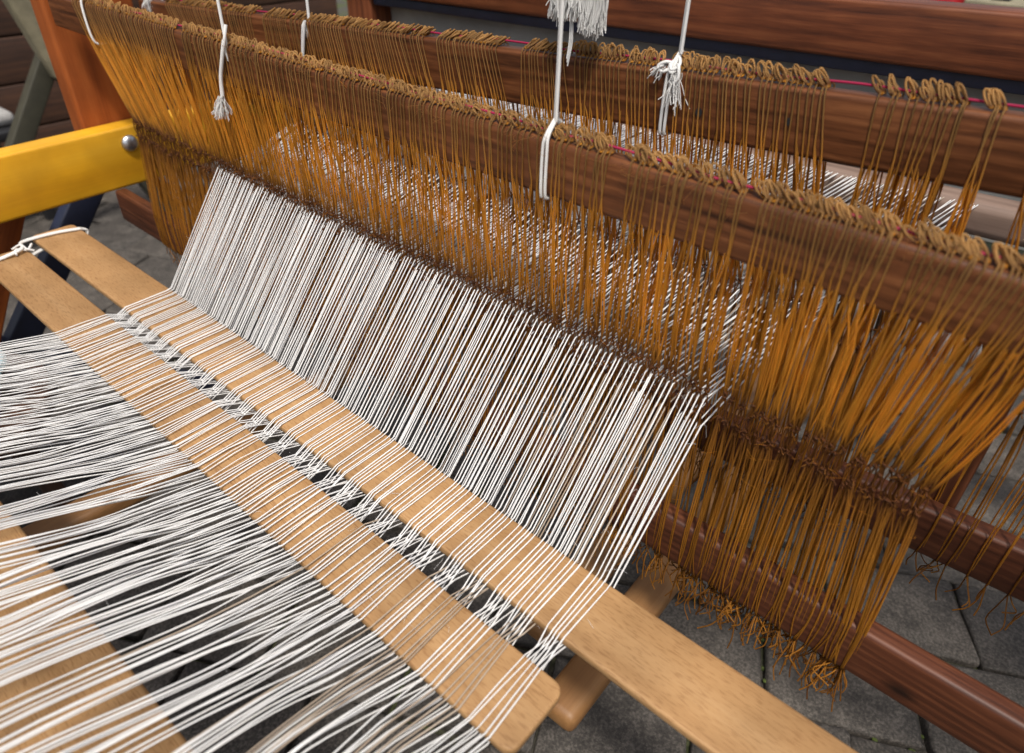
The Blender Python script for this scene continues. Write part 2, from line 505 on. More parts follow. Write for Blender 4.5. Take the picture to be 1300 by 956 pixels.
# moss cushions in the joints
bmm = bmesh.new()
for k in range(2600):
    d, x, y = random.choice(cands[:300])
    t = random.random()
    lx, ly = random.choice([(0.10, random.uniform(-.07, .07)), (random.uniform(-.1, .1), 0.0735)])
    lx += random.uniform(-.005, .005); ly += random.uniform(-.005, .005)
    px = x + lx * math.cos(ang) - ly * math.sin(ang); py = y + lx * math.sin(ang) + ly * math.cos(ang)
    if math.sin(px * 5 + 1) + math.sin(py * 6.3) < -0.3: continue
    mt = Matrix.Translation((px, py, 0.006 + random.uniform(-.003, .004))) @ Matrix.Diagonal((random.uniform(.002, .006), random.uniform(.002, .006), random.uniform(.002, .004), 1))
    bmesh.ops.create_icosphere(bmm, subdivisions=1, radius=1.0, matrix=mt)
me = bpy.data.meshes.new('moss'); bmm.to_mesh(me); bmm.free()
o = link('moss', me, M['moss']); o['kind'] = 'stuff'; o['label'] = 'green moss growing in the joints of the paving'

# ------------------------------------------------------------------ loom frame
loom = thing('loom', 'large wooden hand loom with red brown posts and yellow side rail', 'loom', (-0.6, 0.25, 0.0))
def vert(name, x, y, z0, z1, wx, wy, mat, **kw):
    return board(name, (z1 - z0, wy, wx), mat, loom, (x, y, (z0 + z1) / 2), (0, 0, 1), (1, 0, 0), **kw)
lp = vert('side_post', -1.222, 0.055, 0.515, 1.42, 0.045, 0.13, M['post'], bevel=0.006)
lp['label'] = 'orange brown upright on the far left side'
vert('side_post', -1.20, 0.60, 0.0, 1.42, 0.075, 0.075, M['frame'], bevel=0.006)
vert('side_post', 0.62, 0.055, 0.0, 1.42, 0.045, 0.13, M['post'], bevel=0.006)
vert('side_post', 0.62, 0.60, 0.0, 1.42, 0.075, 0.075, M['frame'], bevel=0.006)
# overhead beam the cords hang from (above the eye)
beam('top_beam', (-1.30, 0.055, 1.38), (0.70, 0.055, 1.38), 0.10, 0.06, M['frame'], loom, bevel=0.006)
# yellow side rail with its round-headed bolt
yr = beam('side_rail', (-1.178, -0.62, 0.557), (-1.178, 0.56, 0.572), 0.04, 0.094, M['yellow'], loom, bevel=0.005)
yr['label'] = 'bright yellow rail bolted to the post'
bm = bmesh.new()
bmesh.ops.create_uvsphere(bm, u_segments=20, v_segments=10, radius=0.0135)
for v in bm.verts:
    v.co.z = v.co.z * 0.62 if v.co.z > 0 else v.co.z * 0.05
me = bpy.data.meshes.new('bolt'); bm.to_mesh(me); bm.free()
for p in me.polygons: p.use_smooth = True
bolt = link('bolt', me, M['steel'], yr)
bolt.matrix_parent_inverse = Matrix.Identity(4)
wm = Matrix.Translation((-1.158, 0.036, 0.586)) @ Matrix.Rotation(R(90), 4, 'Y')
bolt.matrix_basis = (Matrix.Translation(Vector(loom.location)) @ yr.matrix_basis).inverted() @ wm
beam('side_rail', (0.62, -0.62, 0.557), (0.62, 0.56, 0.572), 0.04, 0.094, M['yellow'], loom, bevel=0.005)
# slanting dark strut and brown leg at the left
beam('strut', (-1.26, 0.07, 0.60), (-1.26, -0.42, 0.0), 0.03, 0.046, M['navy'], loom, up=(0, 1, 0), bevel=0.004)['label'] = 'slanting blue black strut'
beam('strut', (-1.26, -0.60, 0.58), (-1.26, 0.10, 0.0), 0.03, 0.046, M['navy'], loom, up=(0, 1, 0), bevel=0.004)
beam('brace', (-1.235, -0.125, 0.53), (-1.225, -0.42, 0.0), 0.03, 0.035, M['post'], loom, up=(0, 1, 0), bevel=0.004)
# back of the loom: wide red-brown beam, navy strip under it, grey board behind
yb = 0.585
beam('rear_beam', (-1.24, yb, H0 - 0.163), (0.66, yb, H0 - 0.131), 0.055, 0.068, M['frame'], loom, bevel=0.005, warp=0.001)['label'] = 'wide red brown cross beam at the back'
beam('trim_strip', (-1.16, yb + 0.004, H0 - 0.2055), (0.60, yb + 0.004, H0 - 0.1735), 0.04, 0.0165, M['navy'], loom, bevel=0.002)
beam('back_panel', (-1.16, yb + 0.035, H0 - 0.30), (0.60, yb + 0.035, H0 - 0.27), 0.012, 0.21, M['greyboard'], loom, bevel=0.002)['label'] = 'plain grey board behind the warp'
# back beam that carries the warp
beam('back_beam', (-1.16, 0.455, H0 - 0.312), (0.60, 0.455, H0 - 0.290), 0.045, 0.038, M['oldgrey'], loom, bevel=0.010)
# breast beam, out of view under the camera, and the wide board under the warp
beam('breast_beam', (-1.18, -0.80, H0 - 0.305), (0.62, -0.80, H0 - 0.305), 0.06, 0.06, M['frame'], loom, bevel=0.01)
beam('knee_board', (-1.18, -0.445, H0 - 0.476), (0.25, -0.452, H0 - 0.476), 0.145, 0.016, M['beech'], loom, bevel=0.004)
# treadles
for (x0, y0, x1, y1, z) in ((-0.176, -0.12, -0.160, 1.32, 0.275), (-0.246, -0.06, -0.236, 1.32, 0.27), (-0.757, -0.43, -0.73, 1.32, 0.30)):
    beam('treadle', (x0, y0, z), (x1, y1, z - 0.02), 0.042, 0.028, M['treadle'], loom, bevel=0.009)
beam('treadle_axle', (-1.2, 1.30, 0.235), (0.6, 1.30, 0.235), 0.04, 0.04, M['frame'], loom, bevel=0.006)

# lower warp beam wound with white yarn
S = Strands(12)
S.add([(-1.18, 0.36, 0.566), (0.60, 0.36, 0.566)], 0.036)
me = S.mesh('warp_beam')
wb = link('warp_beam', me, M['oldgrey'], loom); wb.location = -Vector(loom.location)
# the wound yarn: one long spiral
n = 178
t = np.linspace(0, 1, n * 14)
S = Strands(5)
xs = -0.90 + t * 0.945
a_ = t * n * 2 * math.pi
S.add(np.stack([xs + 0.0015 * np.sin(a_ * .37), 0.36 + 0.0405 * np.cos(a_), 0.566 + 0.0405 * np.sin(a_)], -1), 0.0026)
yo = S.build('wound_yarn', M['warp'], wb); yo.matrix_parent_inverse = Matrix.Identity(4)

# ------------------------------------------------------------------ lease sticks
def stick(a, b, width, label):
    import bmesh as _b
    a = Vector(a); b = Vector(b)
    Ln = (b - a).length
    bm = _b.new()
    # rounded-end outline, extruded
    r = 0.009; hw = width / 2; pts = []
    for cx, cy, a0 in ((Ln / 2 - r, hw - r, 0), (-Ln / 2 + r, hw - r, 90), (-Ln / 2 + r, -hw + r, 180), (Ln / 2 - r, -hw + r, 270)):
        for k in range(6):
            an = R(a0 + k * 18); pts.append((cx + r * math.cos(an), cy + r * math.sin(an)))
    vs = [bm.verts.new((x, y, -0.004)) for x, y in pts]
    f = bm.faces.new(vs)
    ex = _b.ops.extrude_face_region(bm, geom=[f])
    for v in ex['geom']:
        if isinstance(v, _b.types.BMVert): v.co.z = 0.004
    _b.ops.recalc_face_normals(bm, faces=bm.faces)
    ed = [e for e in bm.edges if abs(e.verts[0].co.z - e.verts[1].co.z) < 1e-6]
    _b.ops.bevel(bm, geom=ed, offset=0.0022, segments=3, affect='EDGES', profile=0.5)
    me = bpy.data.meshes.new('lease_stick'); bm.to_mesh(me); bm.free()
    for p in me.polygons: p.use_smooth = True
    me.set_sharp_from_angle(angle=R(40))
    o = link('lease_stick', me, M['beech'])
    ax = (b - a).normalized(); y = Vector((0, 0, 1)).cross(ax).normalized(); z = ax.cross(y)
    c = (a + b) / 2
    o.matrix_world = Matrix(((ax.x, y.x, z.x, c.x), (ax.y, y.y, z.y, c.y), (ax.z, y.z, z.z, c.z), (0, 0, 0, 1)))
    return tag(o, label, 'lease stick', 'flat sticks holding the cross in the warp')
ZS = H0 - 0.450
UL, UR = Vector((-1.115, -0.126, ZS)), Vector((0.20, -0.1495, ZS))
LL, LR = Vector((-1.085, -0.203, ZS)), Vector((-0.122, -0.2295, ZS))
stick(UL, UR, 0.060, 'flat pale wooden stick nearer the heddles, its bare end reaching beyond the warp')
stick(LL, LR, 0.057, 'flat pale wooden stick nearer the loose front warp, its end hidden under the last threads')
def yU(x): return UL.y + (UR.y - UL.y) * (x - UL.x) / (UR.x - UL.x)
def yL(x): return LL.y + (LR.y - LL.y) * (x - LL.x) / (LR.x - LL.x)

# ------------------------------------------------------------------ heddle shafts : lines (z as function of x)
class Shaft: pass
F = Shaft(); F.y = 0.0
F.top = lambda x: H0 - 0.1665 - 0.019 * x
F.bot = lambda x: F.top(x) - 0.0445
F.eye = lambda x: H0 - 0.338 - 0.031 * x
F.ltop = lambda x: H0 - 0.469 - 0.034 * x
F.lbot = lambda x: F.ltop(x) - 0.052
B = Shaft(); B.y = 0.12
B.top = lambda x: H0 - 0.1145 + 0.042 * x
B.bot = lambda x: B.top(x) - 0.0500
B.eye = lambda x: H0 - 0.304 - 0.024 * x
B.ltop = lambda x: H0 - 0.432 + 0.02 * x
B.lbot = lambda x: B.ltop(x) - 0.050
HT = 0.0095                                   # half thickness of the bars

# ------------------------------------------------------------------ warp threads
NG, GP = 28, 10                                # groups and threads per group
X0, X1 = -0.818, -0.139
gc = np.linspace(X0 + 0.010, X1 - 0.010, NG) + rng.normal(0, 0.0016, NG)
pitch = 0.0248
threads = []
for g in range(NG):
    for k in range(GP):
        u = (k - (GP - 1) / 2) / GP
        threads.append(dict(g=g, k=k, u=u, p=k % 2, xe=gc[g] + u * pitch * 0.95 + rng.normal(0, 0.0006)))
threads.sort(key=lambda t: t['xe'])
def xback(xe): return -0.86 + (xe - X0) / (X1 - X0) * (-0.040 + 0.86)
# bundles the loose front end falls into
cuts = [0]
while cuts[-1] < len(threads):
    cuts.append(cuts[-1] + int(rng.integers(7, 17)))
cuts[-1] = len(threads)
bund = np.zeros(len(threads), int); bcen = {}
for bi in range(len(cuts) - 1):
    ids = range(cuts[bi], cuts[bi + 1])
    for i in ids: bund[i] = bi
    bcen[bi] = np.mean([threads[i]['xe'] for i in ids])
bph = rng.uniform(0, 6.3, len(cuts))
btight = rng.uniform(0.62, 0.90, len(cuts))

warp = thing('warp', 'white cotton warp stretched from the lease sticks up into the brown heddles', 'warp', (-0.48, -0.17, ZS))
WO = np.array(warp.location)
TR = 0.00060
def slub(n, ns):
    k = ns + (n - ns - 1) * 3 + 1
    return TR * (1.0 + rng.normal(0, .08)) * (1 + rng.normal(0, .10, k))
def zfront(y): return ZS + 0.003 + 0.35 * (-0.262 - y)
for i, t in enumerate(threads):
    xe = t['xe']; p = t['p']; g = t['g']
    xg = gc[g]
    bw = 1.0 + rng.normal(0, .06)
    def cl(f, n=0.0003): return xg + (xe - xg) * f + rng.normal(0, n)
    xu = cl(0.86); xu2 = cl(0.76); xm = cl(0.68, .0006); xl = cl(0.72, .0006); xl2 = cl(0.9, .0012)
    ycU, ycL = yU(xe), yL(xe)
    ub, uf, lb, lf = ycU + 0.030, ycU - 0.030, ycL + 0.0285, ycL - 0.0285
    top = ZS + 0.004 + TR + rng.uniform(0, .0012); bot = ZS - 0.004 - TR - rng.uniform(0, .0015)
    xb = xback(xe)
    zbk = H0 - 0.3005 + 0.0125 * xb + 0.0202
    pts = [(xb, 0.52, zbk - 0.10), (xb, 0.479, zbk - 0.012), (xb, 0.455, zbk)]
    def lerp(y): return xe + (xb - xe) * y / 0.455
    if p == 0:                                # through the front shaft, over the first stick
        ze = F.eye(xe) + rng.normal(0, 0.0009)
        pts += [(lerp(.30), .30, zbk + (ze - zbk) * .34), (lerp(.12), .12, zbk + (ze - zbk) * .73), (xe, 0.0, ze)]
        z1, z2 = top, bot
    else:                                     # through the rear shaft, under the first stick
        x12 = lerp(.12)
        bl = 0.86 - 0.42 * min(1, max(0, (xe + .50) / .36))
        ze = B.eye(x12) + rng.normal(0, 0.0014)
        pts += [(lerp(.30), .30, zbk + (ze - zbk) * .46), (x12, .12, ze)]
        pts += [(xe, 0.0, (ze + (bot - ze) * 0.12 / (0.12 - ub)) * (1 - bl) + bl * F.eye(xe))]
        z1, z2 = bot, top
    q = pts[-1]
    sag = rng.normal(0, 0.0004)
    zu = z1 + (0.0014 if z1 > ZS else 0.0)
    pts += [(q[0] * .5 + xu * .5, ub * .5 + q[1] * .5, (q[2] + zu) / 2 + sag), (xu, ub + .0005, zu), (xu * .92 + xu2 * .08, ub - .006, z1), (xu2, uf + 0.001, z1)]
    ym = (uf + lb) / 2
    pts += [(xm, ym, (z1 + z2) / 2), (xl, lb - 0.001, z2),  (xl * .5 + xl2 * .5, ycL, z2 + (abs(rng.normal(0, .0012)) if z2 > ZS else -abs(rng.normal(0, .001)))), (xl2, lf - .001, z2 + (0.0012 if z2 > ZS else 0.0))]
    nstraight = len(pts)
    # loose front end in wavy bundles
    bi = bund[i]; bc = bcen[bi]; tight = btight[bi]
    off = rng.normal(0, .0010)
    zj = rng.normal(0, .0016)
    for y in (-0.30, -0.34, -0.385, -0.43, -0.48, -0.54, -0.62, -0.77):
        s = min(1.0, (-0.262 - y) / 0.09)
        f = 1 + (tight - 1) * s
        drift = -0.045 * (-0.262 - y) + 0.0035 * s * math.sin(y * 26 + bph[bi])
        x = bc + (xl2 - bc) * f + drift + off * s * (0.5 + 0.5 * math.sin(y * 40 + i))
        z = zfront(y) + (z2 - ZS) * (1 - s) + zj * s + 0.0025 * s * math.sin(y * 31 + bph[bi] * 1.7)
        pts.append((x, y, z))
    pts += [(pts[-1][0], -0.815, H0 - 0.30), (pts[-1][0], -0.84, H0 - 0.36)]
    S = Strands(5)
    S.add(np.vstack([np.array(pts[:nstraight]), spline(pts[nstraight:], 3)]) - WO, slub(len(pts), nstraight))
    grey = (g in (24, 26) and p == 1) or g in () or (rng.random() < 0.008)
    o = S.build('warp_thread', M['warp_grey'] if grey else M['warp'], warp)
# the odd white pick standing across at the right edge is part of the same warp

# ------------------------------------------------------------------ heddles
HR = 0.00068
def heddle(sh, xt, xe, xb, parent, origin, lean, loop_h=0.013, tails=2, lowdx=0.0):
    S = Strands(4)
    y = sh.y; zt = sh.top(xt); zb = sh.bot(xt); ze = sh.eye(xe); lt = sh.ltop(xb); lb = sh.lbot(xb)
    ze += rng.normal(0, .0018)
    sk = rng.normal(0, .0014)
    kn = ze + 0.0105 + rng.normal(0, .0012); kn2 = ze - 0.0105 + rng.normal(0, .0012)
    o = HT + HR
    w1, w2 = rng.normal(0, .0027, 2); b1, b2 = rng.normal(0, .0009, 2)
    j = lambda s=.0005: rng.normal(0, s)
    # front strand over the bar, down to the upper knot
    X = lambda z: xt + (xe - xt) * (zt - z) / (zt - kn)          # the string hangs straight from bar to eye
    fr = [(xt + j() + lean * .15, y - .001, zt + .0035), (xt + j(), y - HT * .72, zt + .0018), (X(zt - .0045), y - o, zt - .0045),
          (X((zt + zb) / 2) + sk * .4, y - o, (zt + zb) / 2), (X(zb) + sk, y - o, zb + .002),
          (X(zb * .72 + kn * .28) + w1 + b1, y - o * .74, zb * .72 + kn * .28),
          (X(zb * .42 + kn * .58) + w1 + b1, y - o * .42, zb * .42 + kn * .58),
          (X(zb * .15 + kn * .85) + w1 * .8, y - o * .15, zb * .15 + kn * .85), (xe + j(.0003), y, kn)]
    tn = [0.3, 0.15, 0.1, 0.25, 0.75, 1.0, 1.0, 1.15, 2.0]  # dusty and dim on the bar, amber below: back-light glow painted into the tone
    pp = spline(fr, 3)
    S.add(pp, HR * np.interp(np.linspace(0, len(tn) - 1, len(pp)), range(len(tn)), [1, 1, 1, 1, 1, 1.1, 1.15, 1.1, 1]), np.interp(np.linspace(0, len(tn) - 1, len(pp)), range(len(tn)), tn))
    bk = [(xt + j(), y + .001, zt + .0035), (xt, y + HT * .75, zt + .0015), (X(zt - .0045), y + o, zt - .0045), (X(zb) - sk * .5, y + o, zb),
          (X(zb * .6 + kn * .4) + w2 + b2, y + o * .6, zb * .6 + kn * .4), (X(zb * .25 + kn * .75) + w2 + b2 * .7, y + o * .25, zb * .25 + kn * .75), (xe + j(.0003), y, kn)]
    tn = [0.2, 0.1, 0.1, 0.9, 1.0, 1.1, 2.0]
    pp = spline(bk, 3)
    S.add(pp, HR, np.interp(np.linspace(0, len(tn) - 1, len(pp)), range(len(tn)), tn))
    # second ply of the loop, slack beside the first below the bar
    for s in (-1, 1):
        w4 = rng.normal(0, .0034); w5 = w4 * .85 + rng.normal(0, .0008)
        ex = [(X(zb + .012) + sk + j(), y + s * (o - .0014), zb + .012), (X(zb - .004) + w4 * .4, y + s * (o - .001), zb - .004), (X(zb * .62 + kn * .38) + w4, y + s * o * .6, zb * .62 + kn * .38),
              (X(zb * .3 + kn * .7) + w5, y + s * o * .3, zb * .3 + kn * .7), (xe + j(), y, kn)]
        pp = spline(ex, 3)
        S.add(pp, HR * 0.98, np.interp(np.linspace(0, 4, len(pp)), range(5), [.55, .95, 1.0, 1.1, 2.0]))
        ex = [(xe, y, kn2), (xe * .7 + xb * .3 + w5, y + s * o * .2, kn2 * .7 + lt * .3), (xe * .3 + xb * .7 + w4, y + s * o * .6, kn2 * .3 + lt * .7), (xb + w4 * .9 + lowdx, y + s * (o - .001), lt - .002), (xb + w4 * .85 + lowdx, y + s * (o - .0012), lb + .01)]
        pp = spline(ex, 3)
        S.add(pp, HR * .95, np.interp(np.linspace(0, 4, len(pp)), range(5), [2, 1.55, 1.35, 1.35, 1.5]))  # these lower plies carry painted shade too
    # eye
    for s in (-1, 1):
        e = [(xe, y, kn), (xe + s * .0016, y + s * .0012, ze + .003), (xe + s * .0016, y + s * .0012, ze - .003), (xe, y, kn2)]
        S.add(spline(e, 3), HR * .9, 1.9)
    # knots
    for zk in (kn, kn2):
        a0 = rng.uniform(0, 6)
        kp = [(xe + .0014 * math.cos(a0 + q * 1.3), y + .0016 * math.sin(a0 + q * 1.3), zk + .0026 - q * .00075) for q in range(8)]
        S.add(kp, HR * np.array([.6, 1.1, 1.4, 1.5, 1.5, 1.4, 1.1, .6]), 2.0)
        for q in range(1):
            dx, dy = rng.uniform(-.0045, .0045), -rng.uniform(.001, .0045)
            S.add(spline([(xe, y, zk), (xe + dx * .6, y + dy, zk + rng.uniform(-.002, .002)), (xe + dx, y + dy * 1.3, zk - rng.uniform(-.003, .004))], 2), HR * .75, rng.uniform(1.7, 2.0))
    # lower half round the bottom bar
    for s in (-1, 1):
        w3 = rng.normal(0, .0030)
        lo = [(xe, y, kn2), (xe * .85 + xb * .15 + w3 * .6, y + s * o * .15, kn2 * .85 + lt * .15), (xe * .4 + xb * .6 + w3, y + s * o * .6, kn2 * .4 + lt * .6),
              (xb + w3 * .8, y + s * o, lt - .001), (xb + w3 * .7 + lowdx, y + s * o, (lt + lb) / 2), (xb + lowdx, y + s * o, lb + .004), (xb + lowdx, y + s * HT * .5, lb - .0018), (xb + lowdx * 1.2, y, lb - .0022)]
        tn = [2.0, 1.6, 1.4, 1.4, 1.45, 1.5, 1.6, 1.6]  # darker and redder below the eye: weaker light painted into the tone
        pp = spline(lo, 3)
        S.add(pp, HR * .9, np.interp(np.linspace(0, len(tn) - 1, len(pp)), range(len(tn)), tn))
    for q in range(tails):
        ln = rng.uniform(.012, .046); dx = rng.normal(0, .0065); dy = rng.normal(-.006, .007)
        c = rng.normal(0, .005)
        tl = [(xb, y + rng.uniform(-.008, .004), lb - .0015), (xb + dx * .3 + c * .5, y + dy * .4 - .004, lb - ln * .35), (xb + dx * .7 + c, y + dy, lb - ln * .72), (xb + dx, y + dy * 1.2, lb - ln)]
        S.add(spline(tl, 3), HR * .85, rng.uniform(1.35, 1.9))
    # loops lying on top of the bar, chained on the pink cord
    for q in range(2 if xt > -.2 else 3):
        lx = lean * rng.uniform(.7, 1.1) + rng.normal(0, .0014); h = loop_h * rng.uniform(.6, 1.12)
        ly = rng.normal(.001, .002)
        base = np.array([xt + rng.normal(0, .0008), y - .0045 + rng.normal(0, .001), zt + .0012])
        d = np.array([lx, ly + .005, h]); nar = .55 if xt > -.16 else 1.0
        wv = np.array([rng.uniform(.0010, .0025) * nar, rng.uniform(.0005, .0018), .0010])
        ring = [base + d * (0.5 - 0.5 * math.cos(a)) + wv * math.sin(a) * 1.1 for a in np.linspace(0, 2 * math.pi, 13)]
        S.add(ring, HR * 1.2, np.array([1.0, 1.6, 2.4, 2.8, 3, 3, 3, 3, 3, 2.8, 2.4, 1.6, 1.0]))
    for a in range(len(S.v)): S.v[a] = S.v[a] - origin
    return S.build('heddle', M['heddle'], parent)

def make_shaft(sh, xL, xR, label, barmat):
    root = thing('heddle_shaft', label, 'heddle shaft', (-0.5, sh.y, sh.top(-0.5)), 'heddle shafts hanging in the loom')
    beam('upper_bar', (xL, sh.y, (sh.top(xL) + sh.bot(xL)) / 2), (xR, sh.y, (sh.top(xR) + sh.bot(xR)) / 2), HT * 2, abs(sh.top(0) - sh.bot(0)), barmat, root, bevel=0.0045, segs=4, warp=0.0006, cuts=16)
    beam('lower_bar', (xL + .02, sh.y, (sh.ltop(xL) + sh.lbot(xL)) / 2), (xR, sh.y, (sh.ltop(xR) + sh.lbot(xR)) / 2), HT * 2, abs(sh.ltop(0) - sh.lbot(0)), M['lowbar'], root, bevel=0.0045, segs=4, warp=0.0006, cuts=16)
    return root, np.array(root.location)

# ---- front shaft
fr_root, fo = make_shaft(F, -1.178, 0.40, 'nearer dark wooden shaft across the whole picture, densely strung with amber string heddles', M['bar'])
hx = []
for x in np.arange(-1.092, -0.832, 0.0056):
    x += rng.normal(0, .0007); hx.append((x, -1.03 + (x + 1.092) / .26 * .205 + rng.normal(0, .001), None))
for t in threads:
    if t['p'] == 0:
        xe = t['xe']
        xt = xe + 0.010 * math.sin(xe * 21) * .35 + rng.normal(0, .0011)
        if -0.243 < xt < -0.228: xt += 0.012 * (1 if xt > -0.2355 else -1)
        hx.append((xt, xe, None))
xr = []
x = -0.130
while x < 0.050:
    if -0.050 < x < -0.039: x = -0.039
    xr.append(x); x += 0.0036 + rng.normal(0, .0008)
for k, x in enumerate(xr):
    hx.append((x, -0.129 + 0.147 * (k / (len(xr) - 1)) ** 0.92 + rng.normal(0, .0020), None))
for (xt, xe, _) in hx:
    xb = xe + rng.normal(0, .0012)
    if xe > -0.05: xb = min(xe + .004 + (xe + .05) * .12, .0195) + rng.normal(0, .0008)
    lean = -0.0085 if xt < -.25 else -0.0105
    heddle(F, xt, xe, xb, fr_root, fo, lean, 0.0075 if xt < -.3 else .0092, tails=4 if xt > -.3 else 1)
S = Strands(6)
px = np.linspace(-1.12, 0.30, 150)
S.add(np.stack([px - fo[0], .0008 * np.sin(px * 90) - .0008 + F.y - fo[1], np.array([F.top(v) for v in px]) + .0042 + .0008 * np.sin(px * 47) - fo[2]], -1), 0.0010)
S.build('chain_cord', M['pink'], fr_root)['label'] = 'magenta cord through the heddle loops'

# ---- rear shaft
rr_root, ro = make_shaft(B, -1.165, 0.40, 'farther dark wooden shaft, its bar bare in gaps between groups of string heddles', M['bar'])
hx = []
for x in np.arange(-1.08, -0.86, 0.0062):
    hx.append((x + rng.normal(0, .0008), -1.02 + (x + 1.08) / .22 * .165))
segs = ((-.836, -.552), (-.530, -.452), (-.424, -.372), (-.358, -.279), (-.264, -.142))
n_odd = sum(1 for t in threads if t['p'] == 1)
tot = sum(b - a for a, b in segs); xs_ = []
for a, b in segs:
    m = int(round(n_odd * (b - a) / tot)) + 1
    xs_ += list(np.linspace(a, b, m))
xs_ = sorted(xs_)
kk = 0
for t in threads:
    if t['p'] == 1:
        xe = t['xe'] + (xback(t['xe']) - t['xe']) * .12 / .455
        xt = xs_[int(round(kk / (n_odd - 1) * (len(xs_) - 1)))] + rng.normal(0, .0008); kk += 1
        hx.append((xt, xe))
for x in (-.1085, -.100, -.096, -.089, -.084, -.078, -.0735, -.070, -.067, -.062, -.059, -.056, -.040, -.0375, -.034):
    hx.append((x + rng.normal(0, .0006), x * .93 + .001 + rng.normal(0, .0015)))
x = -0.012
while x < 0.2:
    hx.append((x, x + .03 + rng.normal(0, .002))); x += 0.014 + rng.normal(0, .003)
for (xt, xe) in hx:
    xb = xe + rng.normal(0, .0015)
    lean = 0.0085 if xt < -.36 else (-.004 if xt < -.2 else -0.0095)
    heddle(B, xt, xe, xb, rr_root, ro, lean, 0.008 if xt < -.36 else .0105, tails=3)
S = Strands(6)
px = np.linspace(-1.10, 0.30, 150)
S.add(np.stack([px - ro[0], .0008 * np.sin(px * 90) - .0006 + B.y - ro[1], np.array([B.top(v) for v in px]) + .0044 + .0008 * np.sin(px * 39) - ro[2]], -1), 0.0010)
S.build('chain_cord', M['pink'], rr_root)['label'] = 'magenta cord through the heddle loops'
for hx_, hz_, hr_ in ((-.235, .7965, .0030), (-.163, .8035, .0024)):
    bmh = bmesh.new(); bmesh.ops.create_circle(bmh, cap_ends=True, segments=14, radius=hr_)
    for v in bmh.verts: v.co.y *= 1.25
    meh = bpy.data.meshes.new('nail_hole'); bmh.to_mesh(meh); bmh.free()
    nh = link('nail_hole', meh, M['black'], rr_root)
    nh.location = (hx_ - ro[0], B.y - HT - .0007 - ro[1], hz_ - ro[2]); nh.rotation_euler = (R(90), 0, 0)
beam('end_upright', (0.030, B.y + .014, B.lbot(0.01) + .03), (0.030, B.y + .014, B.top(.03) - .006), 0.030, 0.008, M['lowbar'], rr_root, up=(0, 1, 0), bevel=0.002)

# ------------------------------------------------------------------ hanging cords
def cord(name, label, lines, origin, tufts=(), r=0.0016):
    root = thing(name, label, 'cord', origin, 'white cords hanging from the overhead beam')
    o = np.array(origin)
    S = Strands(7)
    for ln in lines:
        if len(ln) == 2: S.add(np.array(ln, float) - o, r * .8)
        else: S.add(spline(ln, 5) - o, r * .8)
    S.build('cord', M['cord'], root)
    for (c, n, ln, spread, dirv) in tufts:
        T = Strands(4)
        for k in range(n * 3):
            d = Vector(dirv) + Vector((rng.normal(0, spread), rng.normal(0, spread), rng.normal(0, spread * .4)))
            d.normalize(); L_ = ln * rng.uniform(.7, 1.1)
            c0 = np.array(c) + rng.normal(0, .0014, 3)
            cp = [c0]
            for f_ in (.25, .5, .75, 1.0):
                cp.append(c0 + np.array(d) * L_ * f_ + np.array([0, 0, -ln * .25 * f_ * f_]) + rng.normal(0, ln * .045, 3))
            T.add(spline(cp, 2) - o, 0.00036)
        T.build('frayed_end', M['cord'], root)
    return root
yf = -HT - .0024
ZT = 1.35
def loopbar(sh, x, dx=0.0):
    """front tie: up over the bar and down both faces"""
    f = sh.y - HT - .0022; b = sh.y + HT + .0022
    return [(x + dx, f, sh.bot(x) - .001), (x + dx, f, (sh.top(x) + sh.bot(x)) / 2), (x + dx * .6, f, sh.top(x) - .002), (x + dx * .3, sh.y - .006, sh.top(x) + .008)]
def ring(sh, x, dx):
    f = sh.y - HT - .0024; b = sh.y + HT + .0024
    return [(x + dx * .3, sh.y, sh.top(x) + .014), (x + dx * .6, f + .002, sh.top(x) + .003), (x + dx, f, sh.top(x) - .008), (x + dx, f, sh.bot(x) + .004), (x + dx, f + .004, sh.bot(x) - .002), (x + dx, sh.y, sh.bot(x) - .0025),
            (x + dx, b - .004, sh.bot(x) - .002), (x + dx, b, sh.bot(x) + .004), (x + dx, b, sh.top(x) - .006), (x + dx * .4, sh.y + .004, sh.top(x) + .012)]
# 1 thick cord with a tufted end over the left of the front bar
x = -0.726
cord('shaft_cord', 'thick white cord over the nearer bar at the left, ending in a tuft',
     [[(x, -.006, ZT), (x, -.008, F.top(x) + .03), (x - .001, -.011, F.top(x) + .004), (x - .006, yf - .001, F.top(x) - .012), (x - .016, yf - .002, F.bot(x) + .010), (x - .020, yf - .003, F.bot(x) - .012)],
      [(x + .003, -.006, F.top(x) + .02), (x + .002, -.012, F.top(x) + .002), (x - .003, yf - .002, F.top(x) - .012), (x - .013, yf - .003, F.bot(x) + .010), (x - .017, yf - .003, F.bot(x) - .010)]],
     (x, -.01, F.top(x)), [((x - .020, yf - .004, F.bot(x) - .012), 30, .019, .30, (-.25, -.1, -1))], r=.0021)
# 2 rear, left
x = -0.748
cord('shaft_cord', 'white cord coming down behind the nearer bar onto the farther one at the left',
     [[(x, B.y, ZT), (x, B.y - .003, B.top(x) + .02), (x, B.y - .012, B.top(x)), (x - .006, B.y - HT - .003, B.top(x) - .02), (x - .012, B.y - HT - .004, B.bot(x) - .004)],
      [(x + .003, B.y - .012, B.top(x) + .002), (x - .002, B.y - HT - .0045, B.top(x) - .02), (x - .009, B.y - HT - .006, B.bot(x) - .002), (x - .012, B.y - HT - .006, B.bot(x) - .014)]],
     (x, B.y, B.top(x)), [((x - .012, B.y - HT - .006, B.bot(x) - .008), 16, .016, .3, (0, -.1, -1))], r=.0022)
